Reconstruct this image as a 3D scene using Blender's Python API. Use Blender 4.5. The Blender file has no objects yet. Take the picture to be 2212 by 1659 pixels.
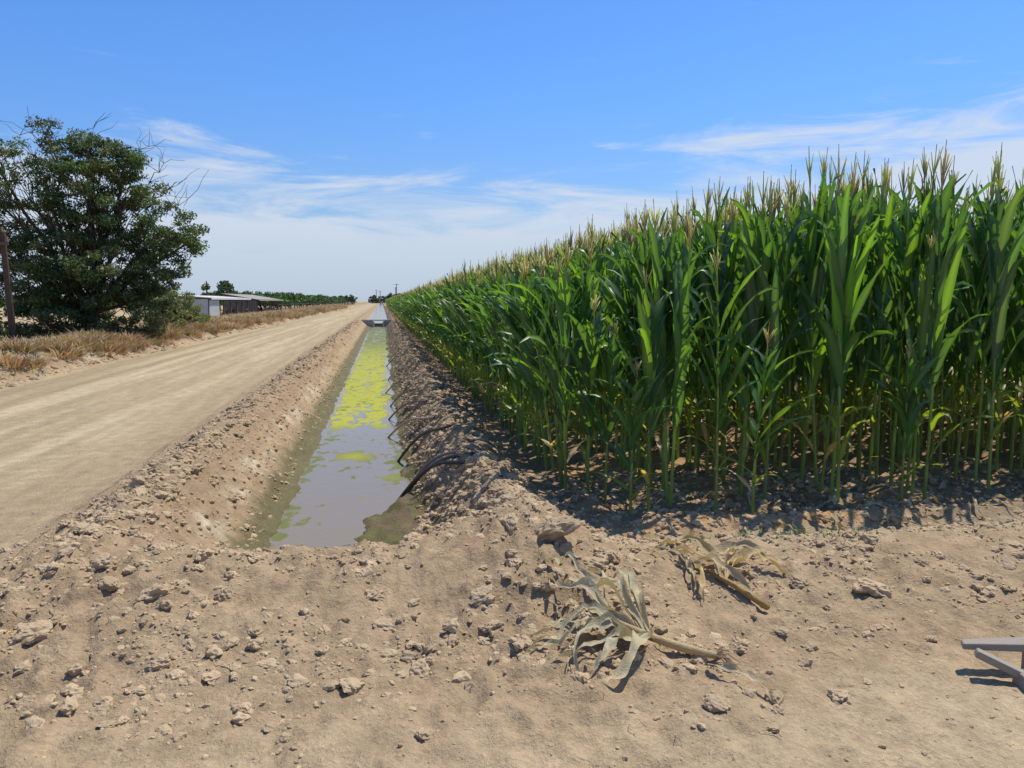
import bpy, math, random
import numpy as np
from mathutils import Vector, Matrix
random.seed(7); rng=np.random.default_rng(11)
S=bpy.context.scene
# ---------------------------------------------------------------- helpers
_perm=np.random.default_rng(3).permutation(256)
_perm=np.concatenate([_perm,_perm])
_ang=np.random.default_rng(5).uniform(0,2*np.pi,256)
_gx,_gy=np.cos(_ang),np.sin(_ang)
def pn(x,y,seed=0):
    x=np.asarray(x,float)+seed*17.31; y=np.asarray(y,float)+seed*9.77
    xi=np.floor(x).astype(np.int64); yi=np.floor(y).astype(np.int64)
    xf=x-xi; yf=y-yi
    def g(a,b,dx,dy):
        h=_perm[(_perm[a&255]+b)&255]
        return _gx[h]*dx+_gy[h]*dy
    u=xf*xf*xf*(xf*(xf*6-15)+10); v=yf*yf*yf*(yf*(yf*6-15)+10)
    n00=g(xi,yi,xf,yf); n10=g(xi+1,yi,xf-1,yf)
    n01=g(xi,yi+1,xf,yf-1); n11=g(xi+1,yi+1,xf-1,yf-1)
    return 1.4*((n00*(1-u)+n10*u)*(1-v)+(n01*(1-u)+n11*u)*v)
def fbm(x,y,oct=4,seed=0):
    s=0;a=1;f=1;t=0
    for i in range(oct):
        s=s+a*pn(x*f,y*f,seed+i*3); t+=a; a*=.5; f*=2.03
    return s/t
def ss(a,b,x):
    t=np.clip((x-a)/(b-a),0,1); return t*t*(3-2*t)
def gauss(x,c,s): return np.exp(-((x-c)/s)**2)
def link(ob,parent=None):
    S.collection.objects.link(ob)
    if parent: ob.parent=parent
    return ob
def mesh_np(name,verts,faces,mat=None,col=None,smooth=False,do_link=True):
    verts=np.asarray(verts,dtype=np.float32); 
    me=bpy.data.meshes.new(name)
    if isinstance(faces,np.ndarray):
        n=len(faces);k=faces.shape[1]
        me.vertices.add(len(verts)); me.vertices.foreach_set('co',verts.ravel())
        me.loops.add(n*k); me.loops.foreach_set('vertex_index',faces.astype(np.int32).ravel())
        me.polygons.add(n); me.polygons.foreach_set('loop_start',np.arange(0,n*k,k,dtype=np.int32))
        me.polygons.foreach_set('loop_total',np.full(n,k,dtype=np.int32))
        me.update(calc_edges=True)
    else:
        me.from_pydata([tuple(v) for v in verts],[],faces); me.update()
    if col is not None:
        a=me.color_attributes.new('Col','FLOAT_COLOR','POINT')
        c=np.ones((len(verts),4),dtype=np.float32); c[:,:3]=np.asarray(col)[:,:3]
        if np.asarray(col).shape[1]==4: c[:,3]=np.asarray(col)[:,3]
        a.data.foreach_set('color',c.ravel())
    if smooth: me.polygons.foreach_set('use_smooth',np.ones(len(me.polygons),dtype=bool))
    if mat: me.materials.append(mat)
    ob=bpy.data.objects.new(name,me)
    if do_link: link(ob)
    return ob
class MB:
    def __init__(s): s.v=[];s.f=[];s.c=[]
    def add(s,vs,fs,col):
        o=len(s.v); s.v+= [tuple(v) for v in vs]; s.f+=[tuple(i+o for i in f) for f in fs]
        if isinstance(col,list): s.c+=col
        else: s.c+=[col]*len(vs)
    def box(s,c,d,col,rz=0,rx=0,ry=0):
        M=Matrix.Translation(c)@Matrix.Rotation(rz,4,'Z')@Matrix.Rotation(ry,4,'Y')@Matrix.Rotation(rx,4,'X')
        vs=[M@Vector((x*d[0]/2,y*d[1]/2,z*d[2]/2)) for x in(-1,1) for y in(-1,1) for z in(-1,1)]
        s.add(vs,[(0,1,3,2),(4,6,7,5),(0,4,5,1),(2,3,7,6),(0,2,6,4),(1,5,7,3)],col)
    def tube(s,pts,rad,n,col,cap=True):
        pts=[Vector(p) for p in pts]; vs=[];fs=[]
        for i,p in enumerate(pts):
            t=(pts[min(i+1,len(pts)-1)]-pts[max(i-1,0)]).normalized()
            a=t.cross(Vector((0,0,1)));
            if a.length<.05: a=t.cross(Vector((1,0,0)))
            a.normalize(); b=t.cross(a)
            for k in range(n):
                q=2*math.pi*k/n; vs.append(p+(a*math.cos(q)+b*math.sin(q))*rad[i])
        for i in range(len(pts)-1):
            for k in range(n):
                fs.append((i*n+k,i*n+(k+1)%n,(i+1)*n+(k+1)%n,(i+1)*n+k))
        if cap: fs.append(tuple(range(n))[::-1]); fs.append(tuple((len(pts)-1)*n+k for k in range(n)))
        s.add(vs,fs,col)
    def obj(s,name,mat,smooth=False,do_link=True,parent=None):
        ob=mesh_np(name,np.array(s.v),s.f,mat,np.array(s.c),smooth,do_link)
        if parent: ob.parent=parent
        return ob
def nodes(mat):
    mat.use_nodes=True; nt=mat.node_tree; nt.nodes.clear(); return nt
def N(nt,t,**kw):
    n=nt.nodes.new(t)
    for k,v in kw.items(): setattr(n,k,v)
    return n
def vcmat(name,rough=.8,transl=0.0,tcol=(.3,.5,.05),bump=0,bscale=60,rand=0.0,nvar=.0,nscale=8,spec=.3,metal=0):
    m=bpy.data.materials.new(name); nt=nodes(m); L=nt.links
    at=N(nt,'ShaderNodeAttribute',attribute_name='Col')
    c=at.outputs['Color']
    hs=N(nt,'ShaderNodeHueSaturation')
    L.new(c,hs.inputs['Color']); c=hs.outputs[0]
    oi=N(nt,'ShaderNodeObjectInfo'); tc=N(nt,'ShaderNodeNewGeometry')
    m1=N(nt,'ShaderNodeMath',operation='MULTIPLY_ADD'); m1.inputs[1].default_value=rand; m1.inputs[2].default_value=1-rand/2
    L.new(oi.outputs['Random'],m1.inputs[0])
    if nvar:
        nz=N(nt,'ShaderNodeTexNoise'); nz.inputs['Scale'].default_value=nscale; nz.inputs['Detail'].default_value=3
        L.new(tc.outputs['Position'],nz.inputs['Vector'])
        m2=N(nt,'ShaderNodeMath',operation='MULTIPLY_ADD'); m2.inputs[1].default_value=nvar*2; m2.inputs[2].default_value=-nvar
        L.new(nz.outputs[0],m2.inputs[0])
        m3=N(nt,'ShaderNodeMath',operation='ADD'); L.new(m1.outputs[0],m3.inputs[0]); L.new(m2.outputs[0],m3.inputs[1])
        L.new(m3.outputs[0],hs.inputs['Value'])
    else: L.new(m1.outputs[0],hs.inputs['Value'])
    p=N(nt,'ShaderNodeBsdfPrincipled'); L.new(c,p.inputs['Base Color']); p.inputs['Roughness'].default_value=rough
    p.inputs['Specular IOR Level'].default_value=spec; p.inputs['Metallic'].default_value=metal
    if bump:
        b=N(nt,'ShaderNodeBump'); b.inputs['Strength'].default_value=bump; b.inputs['Distance'].default_value=.01
        n2=N(nt,'ShaderNodeTexNoise'); n2.inputs['Scale'].default_value=bscale; n2.inputs['Detail'].default_value=4
        L.new(tc.outputs['Position'],n2.inputs['Vector']); L.new(n2.outputs[0],b.inputs['Height']); L.new(b.outputs[0],p.inputs['Normal'])
    o=N(nt,'ShaderNodeOutputMaterial')
    if transl:
        tr=N(nt,'ShaderNodeBsdfTranslucent'); mx=N(nt,'ShaderNodeMixShader'); mx.inputs[0].default_value=transl
        mc=N(nt,'ShaderNodeMix',data_type='RGBA',blend_type='MULTIPLY'); mc.inputs[0].default_value=1
        L.new(c,mc.inputs[6]); mc.inputs[7].default_value=(*tcol,1)
        L.new(mc.outputs[2],tr.inputs['Color']); L.new(p.outputs[0],mx.inputs[1]); L.new(tr.outputs[0],mx.inputs[2]); L.new(mx.outputs[0],o.inputs[0])
    else: L.new(p.outputs[0],o.inputs[0])
    return m
def instancer(name,pts,rots,scls,idx,objs,parent=None):
    coll=bpy.data.collections.new(name+'_parts')
    for o in objs: coll.objects.link(o)
    pts=np.asarray(pts,np.float32); n=len(pts)
    me=bpy.data.meshes.new(name); me.vertices.add(n); me.vertices.foreach_set('co',pts.ravel())
    a=me.attributes.new('rot','FLOAT_VECTOR','POINT'); a.data.foreach_set('vector',np.asarray(rots,np.float32).ravel())
    a=me.attributes.new('scl','FLOAT_VECTOR','POINT'); a.data.foreach_set('vector',np.asarray(scls,np.float32).ravel())
    a=me.attributes.new('idx','INT','POINT'); a.data.foreach_set('value',np.asarray(idx,np.int32))
    me.update()
    ob=bpy.data.objects.new(name,me); link(ob,parent)
    ng=bpy.data.node_groups.new(name,'GeometryNodeTree')
    ng.interface.new_socket('Geometry',in_out='INPUT',socket_type='NodeSocketGeometry')
    ng.interface.new_socket('Geometry',in_out='OUTPUT',socket_type='NodeSocketGeometry')
    gi=ng.nodes.new('NodeGroupInput'); go=ng.nodes.new('NodeGroupOutput')
    ci=ng.nodes.new('GeometryNodeCollectionInfo'); ci.inputs['Collection'].default_value=coll
    ci.inputs['Separate Children'].default_value=True; ci.inputs['Reset Children'].default_value=True
    ip=ng.nodes.new('GeometryNodeInstanceOnPoints'); ip.inputs['Pick Instance'].default_value=True
    def na(nm,t):
        q=ng.nodes.new('GeometryNodeInputNamedAttribute'); q.data_type=t; q.inputs['Name'].default_value=nm; return q
    r=na('rot','FLOAT_VECTOR'); s=na('scl','FLOAT_VECTOR'); i=na('idx','INT')
    e=ng.nodes.new('FunctionNodeEulerToRotation')
    L=ng.links; L.new(gi.outputs[0],ip.inputs['Points']); L.new(ci.outputs[0],ip.inputs['Instance'])
    L.new(r.outputs[0],e.inputs[0]); L.new(e.outputs[0],ip.inputs['Rotation']); L.new(s.outputs[0],ip.inputs['Scale'])
    L.new(i.outputs[0],ip.inputs['Instance Index']); L.new(ip.outputs[0],go.inputs[0])
    md=ob.modifiers.new('scatter','NODES'); md.node_group=ng
    return ob
# ---------------------------------------------------------------- terrain
PX=np.array([-60,-14,-10.5,-9.2,-8.3,-7.7,-7.3,-7.0,-4.5,-2.45,-2.12,-1.88,-1.66,-1.4,-1.12,-.95,-.7,0,.22,.34,.6,.82,1.02,1.3,1.6,60])
PZ=np.array([ .1, .1,  .25,  .38, .42, .24,  .03, .0,.03, .02, .1,  .19, .12, -.1,-.34,-.4,-.65,-.65,-.42,-.35,-.06,.16,.14,-.04,-.11,-.1])
def bankm(X,Y): return gauss(X,-1.85,.42)+gauss(X,.8,.45)+.35*gauss(X,-1.3,.3)+.5*(1-ss(4.6,5.5,Y))*ss(2.9,3.9,Y)*ss(-3,-2,X)
def H(X,Y):
    X=np.asarray(X,float);Y=np.asarray(Y,float)
    near=1-ss(25,80,Y)
    wob=.10*fbm(Y*1.1,Y*0+3,3,1)*gauss(X,-1.4,.7)+.16*fbm(Y*1.5,Y*0+8,3,2)*gauss(X,.5,.6)+.35*pn(Y*.5,Y*0,4)*gauss(X,-7.6,1.5)
    zp=np.interp(X+wob,PX,PZ)
    tw=fbm(X*3,Y*3,3,15)
    # silt shelf at the near right corner of the water
    tm=ss(5.9,6.4,Y)*(1-ss(7.2,8.1,Y+.4*tw))*ss(-.62,-.12,X+.2*tw)*(1-ss(.6,.9,X))
    zp=zp*(1-tm)+np.maximum(zp,-.375+.05*tw+.14*np.clip(X,0,.5))*tm
    zp=zp+.08*gauss(X,.15,.2)*ss(.1,.5,pn(Y*.9,Y*0+21,5))+.03*fbm(X*9,Y*9,3,17)*gauss(X,.15,.4)*near
    lat=ss(-2.6,-1.5,X)*(1-ss(.9,1.7,X))
    zf=.17*gauss(Y,4.5,.62)*lat
    zf=zf+.20*np.exp(-((X-.9)/.42)**2-((Y-5.1)/.75)**2)
    zf=zf+.10*gauss(Y,4.35,.5)*ss(1.2,2.0,X)+.07*np.exp(-((X+1.85)/.35)**2)*ss(3.2,5,Y)
    zf=zf-.10*ss(4.5,5.3,Y)*ss(1.3,1.9,X)
    zf=zf+.05*np.exp(-((X+1.2)/.5)**2-((Y-3.8)/.35)**2)
    s=ss(4.75,5.9,Y+.25*pn(X*1.3,X*0,6))
    s=np.maximum(s,1-ss(-3.2,-2.4,X))
    z=zf*(1-s)+zp*s
    z=z+.08*np.exp(-((Y-5.5+.06*pn(X*2,X*0,9))/.14)**2)*ss(1.7,2.1,X)
    z=z+.035*np.cos((X-1.65)/.76*2*np.pi)*ss(5.9,6.5,Y)*ss(1.5,1.8,X)*(1-ss(9,12,X))
    road=ss(-7.3,-6.9,X)*(1-ss(-2.6,-2.25,X))
    flat=np.maximum(road*.93,ss(1.6,2.6,X)*(1-ss(2.9,3.3,Y))*.7)
    flat=np.maximum(flat,.3*(1-ss(2.2,3.4,Y)))
    flat=np.maximum(flat,.5*tm)
    r=1-flat; bank=bankm(X,Y)
    big=fbm(X*1.6,Y*1.6,3,11)
    lump=fbm(X*5,Y*5,4,20)
    rid=1-np.abs(fbm(X*7,Y*7,3,24))*2.2
    z=z+r*(.045*big+.032*lump*(.6+1.2*bank)+(.05*np.maximum(0,fbm(X*9,Y*9,2,28))*(.4+1.2*bank)+.012*rid*bank+.026*np.maximum(0,pn(X*14,Y*14,31))+.011*fbm(X*24,Y*24,2,33))*near)
    z=z+road*(.012*fbm(X*2.2,Y*.25,3,41)+.003*pn(X*12,Y*12,43))
    z=z+.2*fbm(X*.9,Y*.9,5,51)*(1-ss(-8.2,-7.35,X))
    return z
def mixc(a,b,t): return a*(1-t[...,None])+np.array(b)*t[...,None]
def C(X,Y):
    n1=fbm(X*1.2,Y*1.2,4,60); n2=fbm(X*5,Y*5,3,70); 
    Xw=X+.08*n2+.06*n1
    c=np.zeros(X.shape+(3,))+np.array([.375,.268,.158])
    c=mixc(c,(.43,.315,.19),ss(-.1,.5,n1)*.7)
    c=mixc(c,(.345,.228,.138),ss(.1,.5,fbm(X*2.5,Y*2.5,3,65))*.5)
    c=mixc(c,(.465,.35,.212),(1-ss(2.4,3.2,Y+.5*n1))*.7)
    c=mixc(c,(.475,.36,.22),ss(1.5,2.3,X+.3*n1)*(1-ss(2.8,3.1,Y))*.6)
    road=ss(-7.35,-7.0,Xw)*(1-ss(-2.5,-2.2,Xw))
    tr=fbm(X*2.4,Y*.07,3,80)
    rc=mixc(np.zeros(X.shape+(3,))+np.array([.375,.288,.162]),(.475,.375,.225),ss(-.25,.35,tr))
    rc=mixc(rc,(.26,.195,.11),gauss(X,-6.75,.35)*.6+.55*gauss(X,-4.4+.2*n1,.2)*ss(-.2,.3,tr)+.5*gauss(X,-5.9,.16)+.35*gauss(X,-3.4,.18)*ss(-.2,.3,n1))
    rc=mixc(rc,(.36,.265,.158),ss(-3.6,-2.4,Xw+.3*n1)*.85)
    c=c*(1-road[...,None])+rc*road[...,None]
    d=ss(4.5,5.7,Y)
    c=mixc(c,(.28,.21,.135),gauss(X,-1.9,.26)*.8*d*ss(-.5,.2,n2))
    c=mixc(c,(.34,.235,.14),gauss(X,-1.58,.17)*d)
    c=mixc(c,(.52,.445,.31),gauss(Xw,-1.36,.09)*ss(-.1,.35,n1+.5*n2)*d*(1-.6*ss(12,30,Y))*.85)
    wetL=ss(-1.28,-1.15,Xw)*(1-ss(.1,.2,X))*ss(4.9,5.8,Y)
    c=mixc(c,(.125,.11,.045),wetL*.9)
    wetR=ss(-.65,-.5,Xw)*(1-ss(.48,.75,Xw+.25*n1))*ss(5.2,5.9,Y)
    c=mixc(c,(.15,.105,.055),wetR*.92)
    c=mixc(c,(.12,.12,.035),wetR*ss(-.25,.15,n2+n1)*(1-ss(.3,.5,X))*.8)
    c=mixc(c,(.29,.198,.12),gauss(Xw,.85,.3)*ss(5.6,7,Y)*.75)
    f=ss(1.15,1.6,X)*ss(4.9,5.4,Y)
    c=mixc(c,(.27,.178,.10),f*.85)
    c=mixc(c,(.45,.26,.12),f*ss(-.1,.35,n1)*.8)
    c=mixc(c,(.52,.30,.135),np.exp(-((Y-5.5)/.17)**2)*ss(1.6,2,X)*.95*(1-ss(3.2,4.6,X)))
    c=mixc(c,(.40,.37,.26),np.exp(-((Y-5.0)/.32)**2)*ss(1.5,2.2,X+.2*n1)*.85)
    v=1-ss(-7.7,-7.25,Xw)
    vc=mixc(np.zeros(X.shape+(3,))+np.array([.30,.215,.125]),(.42,.34,.23),ss(.0,.35,n1)*(gauss(X,-7.8,.7)*.8+.2))
    c=c*(1-v[...,None])+vc*v[...,None]
    c=mixc(c,(.40,.30,.17),1-ss(-26,-14,X))
    c=c*(1+.2*n2[...,None]+.1*fbm(X*14,Y*14,2,90)[...,None])
    wet=np.maximum(wetL,wetR)
    return np.concatenate([np.clip(c,0,1),(wet*.5)[...,None]],-1)
def geo(a,b,step,g):
    o=[a];x=a
    while x<b:
        step=step*g; x+=step; o.append(x)
    return o
xs=list(np.arange(-3,3.2,.022))+list(np.arange(3.2,7,.05))+geo(7,2500,.06,1.09)
xl=list(np.arange(-9.5,-3,.05)); xl2=[-q for q in geo(9.55,2500,.06,1.07)][::-1]
xs=np.array(xl2+xl+xs)
ys=[-400,-100,-30,-10,-4,-1]+list(np.arange(0,1.8,.1)); y=1.8
while y<3500:
    ys.append(y); y+=max(.018,.0068*y)
ys=np.array(ys)
GX,GY=np.meshgrid(xs,ys)
def grid(name,xsel,dz,mat):
    gx=GX[:,xsel];gy=GY[:,xsel]; ny,nx=gx.shape
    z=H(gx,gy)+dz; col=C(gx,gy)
    v=np.stack([gx,gy,z],-1).reshape(-1,3)
    i=np.arange(ny*nx).reshape(ny,nx)
    f=np.stack([i[:-1,:-1],i[:-1,1:],i[1:,1:],i[1:,:-1]],-1).reshape(-1,4)
    return mesh_np(name,v,f,mat,col.reshape(-1,4),True)
gm=bpy.data.materials.new('dry_soil'); nt=nodes(gm); L=nt.links
at=N(nt,'ShaderNodeAttribute',attribute_name='Col'); ge=N(nt,'ShaderNodeNewGeometry')
def noise(sc,det,vec=None,rough=.6):
    q=N(nt,'ShaderNodeTexNoise'); q.inputs['Scale'].default_value=sc; q.inputs['Detail'].default_value=det; q.inputs['Roughness'].default_value=rough
    L.new(vec or ge.outputs['Position'],q.inputs['Vector']); return q
n1=noise(40,5,None,.7); n2=noise(7,3)
mp=N(nt,'ShaderNodeMapping'); mp.inputs['Scale'].default_value=(1,.05,1); L.new(ge.outputs['Position'],mp.inputs['Vector'])
n3=noise(7,3,mp.outputs[0])
def ma(op,a,b,c=None):
    q=N(nt,'ShaderNodeMath',operation=op)
    for k,s in enumerate((a,b,c)):
        if s is None: continue
        if isinstance(s,(int,float)): q.inputs[k].default_value=s
        else: L.new(s,q.inputs[k])
    return q.outputs[0]
val=ma('ADD',ma('MULTIPLY_ADD',n1.outputs[0],.9,-.45+1.02),ma('MULTIPLY_ADD',n2.outputs[0],.6,-.3))
val=ma('ADD',val,ma('MULTIPLY_ADD',n3.outputs[0],.5,-.25))
hs=N(nt,'ShaderNodeHueSaturation'); L.new(at.outputs['Color'],hs.inputs['Color']); L.new(val,hs.inputs['Value'])
p=N(nt,'ShaderNodeBsdfPrincipled'); L.new(hs.outputs[0],p.inputs['Base Color'])
L.new(ma('MULTIPLY_ADD',at.outputs['Alpha'],-.6,.95),p.inputs['Roughness']); p.inputs['Specular IOR Level'].default_value=.15
b1=N(nt,'ShaderNodeBump'); b1.inputs['Strength'].default_value=1; b1.inputs['Distance'].default_value=.022
L.new(n1.outputs[0],b1.inputs['Height']); L.new(b1.outputs[0],p.inputs['Normal'])
o=N(nt,'ShaderNodeOutputMaterial'); L.new(p.outputs[0],o.inputs[0])
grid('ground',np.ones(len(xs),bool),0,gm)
grid('dirt_road',(xs>-7.25)&(xs<-2.3),.005,gm)
# ---------------------------------------------------------------- water
def water(name,x0,x1,y0,y1,z,dx,far=False):
    X=np.arange(x0,x1+dx,dx); Y=[y0];
    while Y[-1]<y1: Y.append(Y[-1]+max(.025,.005*Y[-1]))
    Y[-1]=y1; Y=np.array(Y); gx,gy=np.meshgrid(X,Y)
    i=np.arange(gx.size).reshape(gx.shape)
    f=np.stack([i[:-1,:-1],i[:-1,1:],i[1:,1:],i[1:,:-1]],-1).reshape(-1,4)
    n=fbm(gx*2.2,gy*.9,5,101); n2=fbm(gx*8,gy*5,4,111); n3=fbm(gx*3,gy*3,5,131)
    cov=np.interp(gy,[5,8.5,9.2,12.0,13.2,15,30,45,62,64],[-.5,-.42,-.36,-.2,.12,.38,.4,.25,.15,.0])
    edge=.4*gauss(gx,-.92,.10)*(1-ss(9,12,gy))+.35*gauss(gx,.2,.22)*ss(7,9,gy)*(1-ss(11,14,gy))
    spot=.75*np.exp(-((gx+.40)/.27)**2-((gy-10.3)/.34)**2)+.35*np.exp(-((gx-.05)/.2)**2-((gy-9.0)/.25)**2)+.3*np.exp(-((gx+.25)/.12)**2-((gy-8.0)/.2)**2)
    clear=-.7*gauss(gx,.22,.18)*ss(11,13,gy)*(1-ss(26,36,gy)) -.55*gauss(gx,-.97,.11)*ss(11,13,gy)
    m=cov+n*.75+n3*.45+n2*.8+edge+spot+clear
    if far: m=m*0-1
    a=ss(-.12,.25,m)
    yel=np.clip(.1+.9*ss(11.5,13.5,gy)*(1-.9*ss(24,42,gy))*ss(-.5,.35,n2*1.3+n3+.3+clear)+spot*.7,0,1)
    col=np.stack([a,yel,ss(-.6,.4,n2),gy*0],-1).reshape(-1,4)
    return mesh_np(name,np.stack([gx,gy,gx*0+z],-1).reshape(-1,3),f,wm,col,True)
wm=bpy.data.materials.new('canal_water'); nt=nodes(wm); L=nt.links
at=N(nt,'ShaderNodeAttribute',attribute_name='Col'); ge=N(nt,'ShaderNodeNewGeometry')
sp=N(nt,'ShaderNodeSeparateColor'); L.new(at.outputs['Color'],sp.inputs[0])
nz=noise(32,5,None,.75)
am=N(nt,'ShaderNodeMapRange'); am.inputs[1].default_value=.3; am.inputs[2].default_value=.62
L.new(ma('ADD',sp.outputs[0],ma('MULTIPLY_ADD',nz.outputs[0],2.0,-1.05)),am.inputs[0])
ac=N(nt,'ShaderNodeMix',data_type='RGBA'); ac.inputs[6].default_value=(.11,.125,.04,1); ac.inputs[7].default_value=(.39,.38,.025,1)
L.new(ma('MULTIPLY',sp.outputs[1],ma('MULTIPLY_ADD',nz.outputs[0],2.0,-.05)),ac.inputs[0])
mm=N(nt,'ShaderNodeMix',data_type='RGBA'); mm.inputs[6].default_value=(.235,.18,.10,1)
L.new(am.outputs[0],mm.inputs[0]); L.new(ac.outputs[2],mm.inputs[7])
p=N(nt,'ShaderNodeBsdfPrincipled'); L.new(mm.outputs[2],p.inputs['Base Color'])
L.new(ma('MULTIPLY_ADD',am.outputs[0],.5,.12),p.inputs['Roughness']); p.inputs['IOR'].default_value=1.33; p.inputs['Specular IOR Level'].default_value=.38
b=N(nt,'ShaderNodeBump'); b.inputs['Strength'].default_value=.3; b.inputs['Distance'].default_value=.01
L.new(ma('ADD',noise(9,2).outputs[0],ma('MULTIPLY',am.outputs[0],.6)),b.inputs['Height']); L.new(b.outputs[0],p.inputs['Normal'])
o=N(nt,'ShaderNodeOutputMaterial'); L.new(p.outputs[0],o.inputs[0])
water('canal_water',-1.4,.7,5.0,62.9,-.4,.025)
water('canal_water_upstream',-1.7,1.0,63.1,900,-.14,.3,True)
# ---------------------------------------------------------------- clods
rockm=vcmat('clod_soil',.95,bump=.8,bscale=45,rand=.3,nvar=.2,nscale=25,spec=.1)
import bmesh
from mathutils import noise as mn
def rock(i,sub,flat=.7):
    bm=bmesh.new(); bmesh.ops.create_icosphere(bm,subdivisions=sub,radius=1)
    s=random.random()*100
    sx,sy=random.uniform(.8,1.3),random.uniform(.75,1.1)
    pl=[(Vector((random.gauss(0,1),random.gauss(0,1),random.gauss(0,1))).normalized(),random.uniform(.6,.95)) for _ in range(7)]
    for v in bm.verts:
        c=v.co.copy()
        c*=1+.35*mn.noise(v.co*1.3+Vector((s,0,0)))
        for nn,dd in pl:
            q=c.dot(nn)
            if q>dd: c-=nn*(q-dd)*.8
        c*=1+.28*mn.noise(v.co*2.6+Vector((s,0,0)))+.14*mn.noise(v.co*6+Vector((s,0,0)))
        v.co=Vector((c.x*sx,c.y*sy,c.z*flat))*1.15
    me=bpy.data.meshes.new('clod'); bm.to_mesh(me); bm.free()
    a=me.color_attributes.new('Col','FLOAT_COLOR','POINT')
    base=random.choice([(.42,.31,.19),(.38,.28,.17),(.45,.335,.205)])
    for d in a.data: d.color=(*base,1)
    me.materials.append(rockm)
    return bpy.data.objects.new('clod_%02d'%i,me)
rocks=[rock(i,4 if i<4 else 3 if i<8 else 2,random.uniform(.6,.85)) for i in range(14)]
P=[];Sc=[]
def scat(n,x0,x1,y0,y1,s0,s1,fn=None,logy=False,pw=3):
    X=rng.uniform(x0,x1,n); Y=np.exp(rng.uniform(np.log(y0),np.log(y1),n)) if logy else rng.uniform(y0,y1,n)
    if fn is not None:
        k=rng.uniform(0,1,n)<fn(X,Y); X=X[k];Y=Y[k]
    s=s0+(s1-s0)*rng.uniform(0,1,len(X))**pw
    P.append(np.stack([X,Y,H(X,Y)-s*.1],-1)); Sc.append(s)
nm=lambda X,Y: np.clip(.35+1.3*fbm(X*1.6,Y*1.6,4,200),0.03,1)*(.25+.75*ss(2.4,3.8,Y))*np.where((X>1.6)&(Y<3.2),.35,1)
nofl=lambda X,Y:np.where((X>-1.3)&(X<.7)&(Y>5.2),0,1)
scat(40000,-3.6,4.5,2.0,5.6,.003,.012,lambda X,Y:nm(X,Y)*nofl(X,Y),pw=2)
scat(6500,-3.2,4.2,2.4,5.4,.010,.034,lambda X,Y:nm(X,Y)*nofl(X,Y),pw=3)
scat(480,-3,4.2,3.0,5.2,.03,.06,lambda X,Y:nm(X,Y)*np.where((X<-2.3),.2,1),pw=2)
cr=lambda c,w: (lambda X,Y: gauss(X,c,w))
scat(12000,-2.5,-1.3,5,60,.01,.06,cr(-1.92,.2),True,3.5)
scat(10000,.2,1.6,5,60,.01,.065,cr(.85,.3),True,3.5)
scat(2500,-1.9,-1.05,5.3,25,.006,.03,None,True)
scat(2500,.3,.7,6,40,.008,.04,None,True)
scat(6000,1.2,6.5,4.6,7.5,.005,.035,None)
scat(2500,-7,-2.2,4,25,.003,.012,lambda X,Y:ss(-6,-2.2,X)**2+.1,True)
scat(2500,-9.5,-7.1,9,60,.02,.10,None,True,4)
BIG=[(-1.62,3.75,.07),(-1.15,4.05,.07),(-1.35,3.5,.035),(.98,4.35,.10),(1.16,4.2,.09),(1.3,4.35,.075),(1.2,3.7,.04),(2.65,3.75,.07),(1.3,2.78,.04),(1.85,2.8,.045),(-.3,3.55,.035),(.3,3.6,.035),(2.3,3.9,.05),(.75,4.55,.06),(.6,5.1,.06),(.55,5.35,.05)]
BB=np.array(BIG); P.append(np.stack([BB[:,0],BB[:,1],H(BB[:,0],BB[:,1])+.01],-1)); Sc.append(BB[:,2])
P=np.concatenate(P);s=np.concatenate(Sc);n=len(P)
idx=np.where(s>.035,rng.integers(0,4,n),np.where(s>.015,rng.integers(4,8,n),rng.integers(8,14,n)))
instancer('dirt_clods',P,np.stack([rng.uniform(-.4,.4,n),rng.uniform(-.4,.4,n),rng.uniform(0,6.28,n)],-1),np.stack([s*rng.uniform(.8,1.3,n),s,s*rng.uniform(.7,1.1,n)],-1),idx,rocks)
# ---------------------------------------------------------------- corn
cornm=vcmat('corn_leaf',.42,transl=.35,tcol=(2.6,2.6,.45),rand=.4,spec=.5)
def corn_leaf(mb,base,az,L,W,th0,curl,roll,colr,seg=8,pw=1.8):
    az_v=Vector((math.cos(az),math.sin(az),0)); side=Vector((-math.sin(az),math.cos(az),0))
    p=Vector(base); vs=[];cs=[]
    ph=random.uniform(0,6)
    for i in range(seg+1):
        s=i/seg
        th=th0+curl*s**pw
        d=az_v*math.sin(th)+Vector((0,0,1))*math.cos(th)
        up=az_v*(-math.cos(th))+Vector((0,0,1))*math.sin(th)
        w=W*.5*(min(1,.45+s*3))*max(0,1-s**2.0)**.9
        r=roll*s; sd=side*math.cos(r)+up*math.sin(r); u2=up*math.cos(r)-side*math.sin(r)
        wav=.010*math.sin(ph+s*14)
        vs+= [p-sd*w+u2*(w*.35+wav), p, p+sd*w+u2*(w*.35-wav)]
        f=1-.15*s
        cs+= [tuple(c*f for c in colr),(colr[0]*1.6+.02,colr[1]*1.35+.02,colr[2]*1.5+.012),tuple(c*f for c in colr)]
        p=p+d*(L/seg)
    fs=[]
    for i in range(seg):
        a=i*3; fs+=[(a,a+1,a+4,a+3),(a+1,a+2,a+5,a+4)]
    mb.add(vs,fs,cs)
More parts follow.
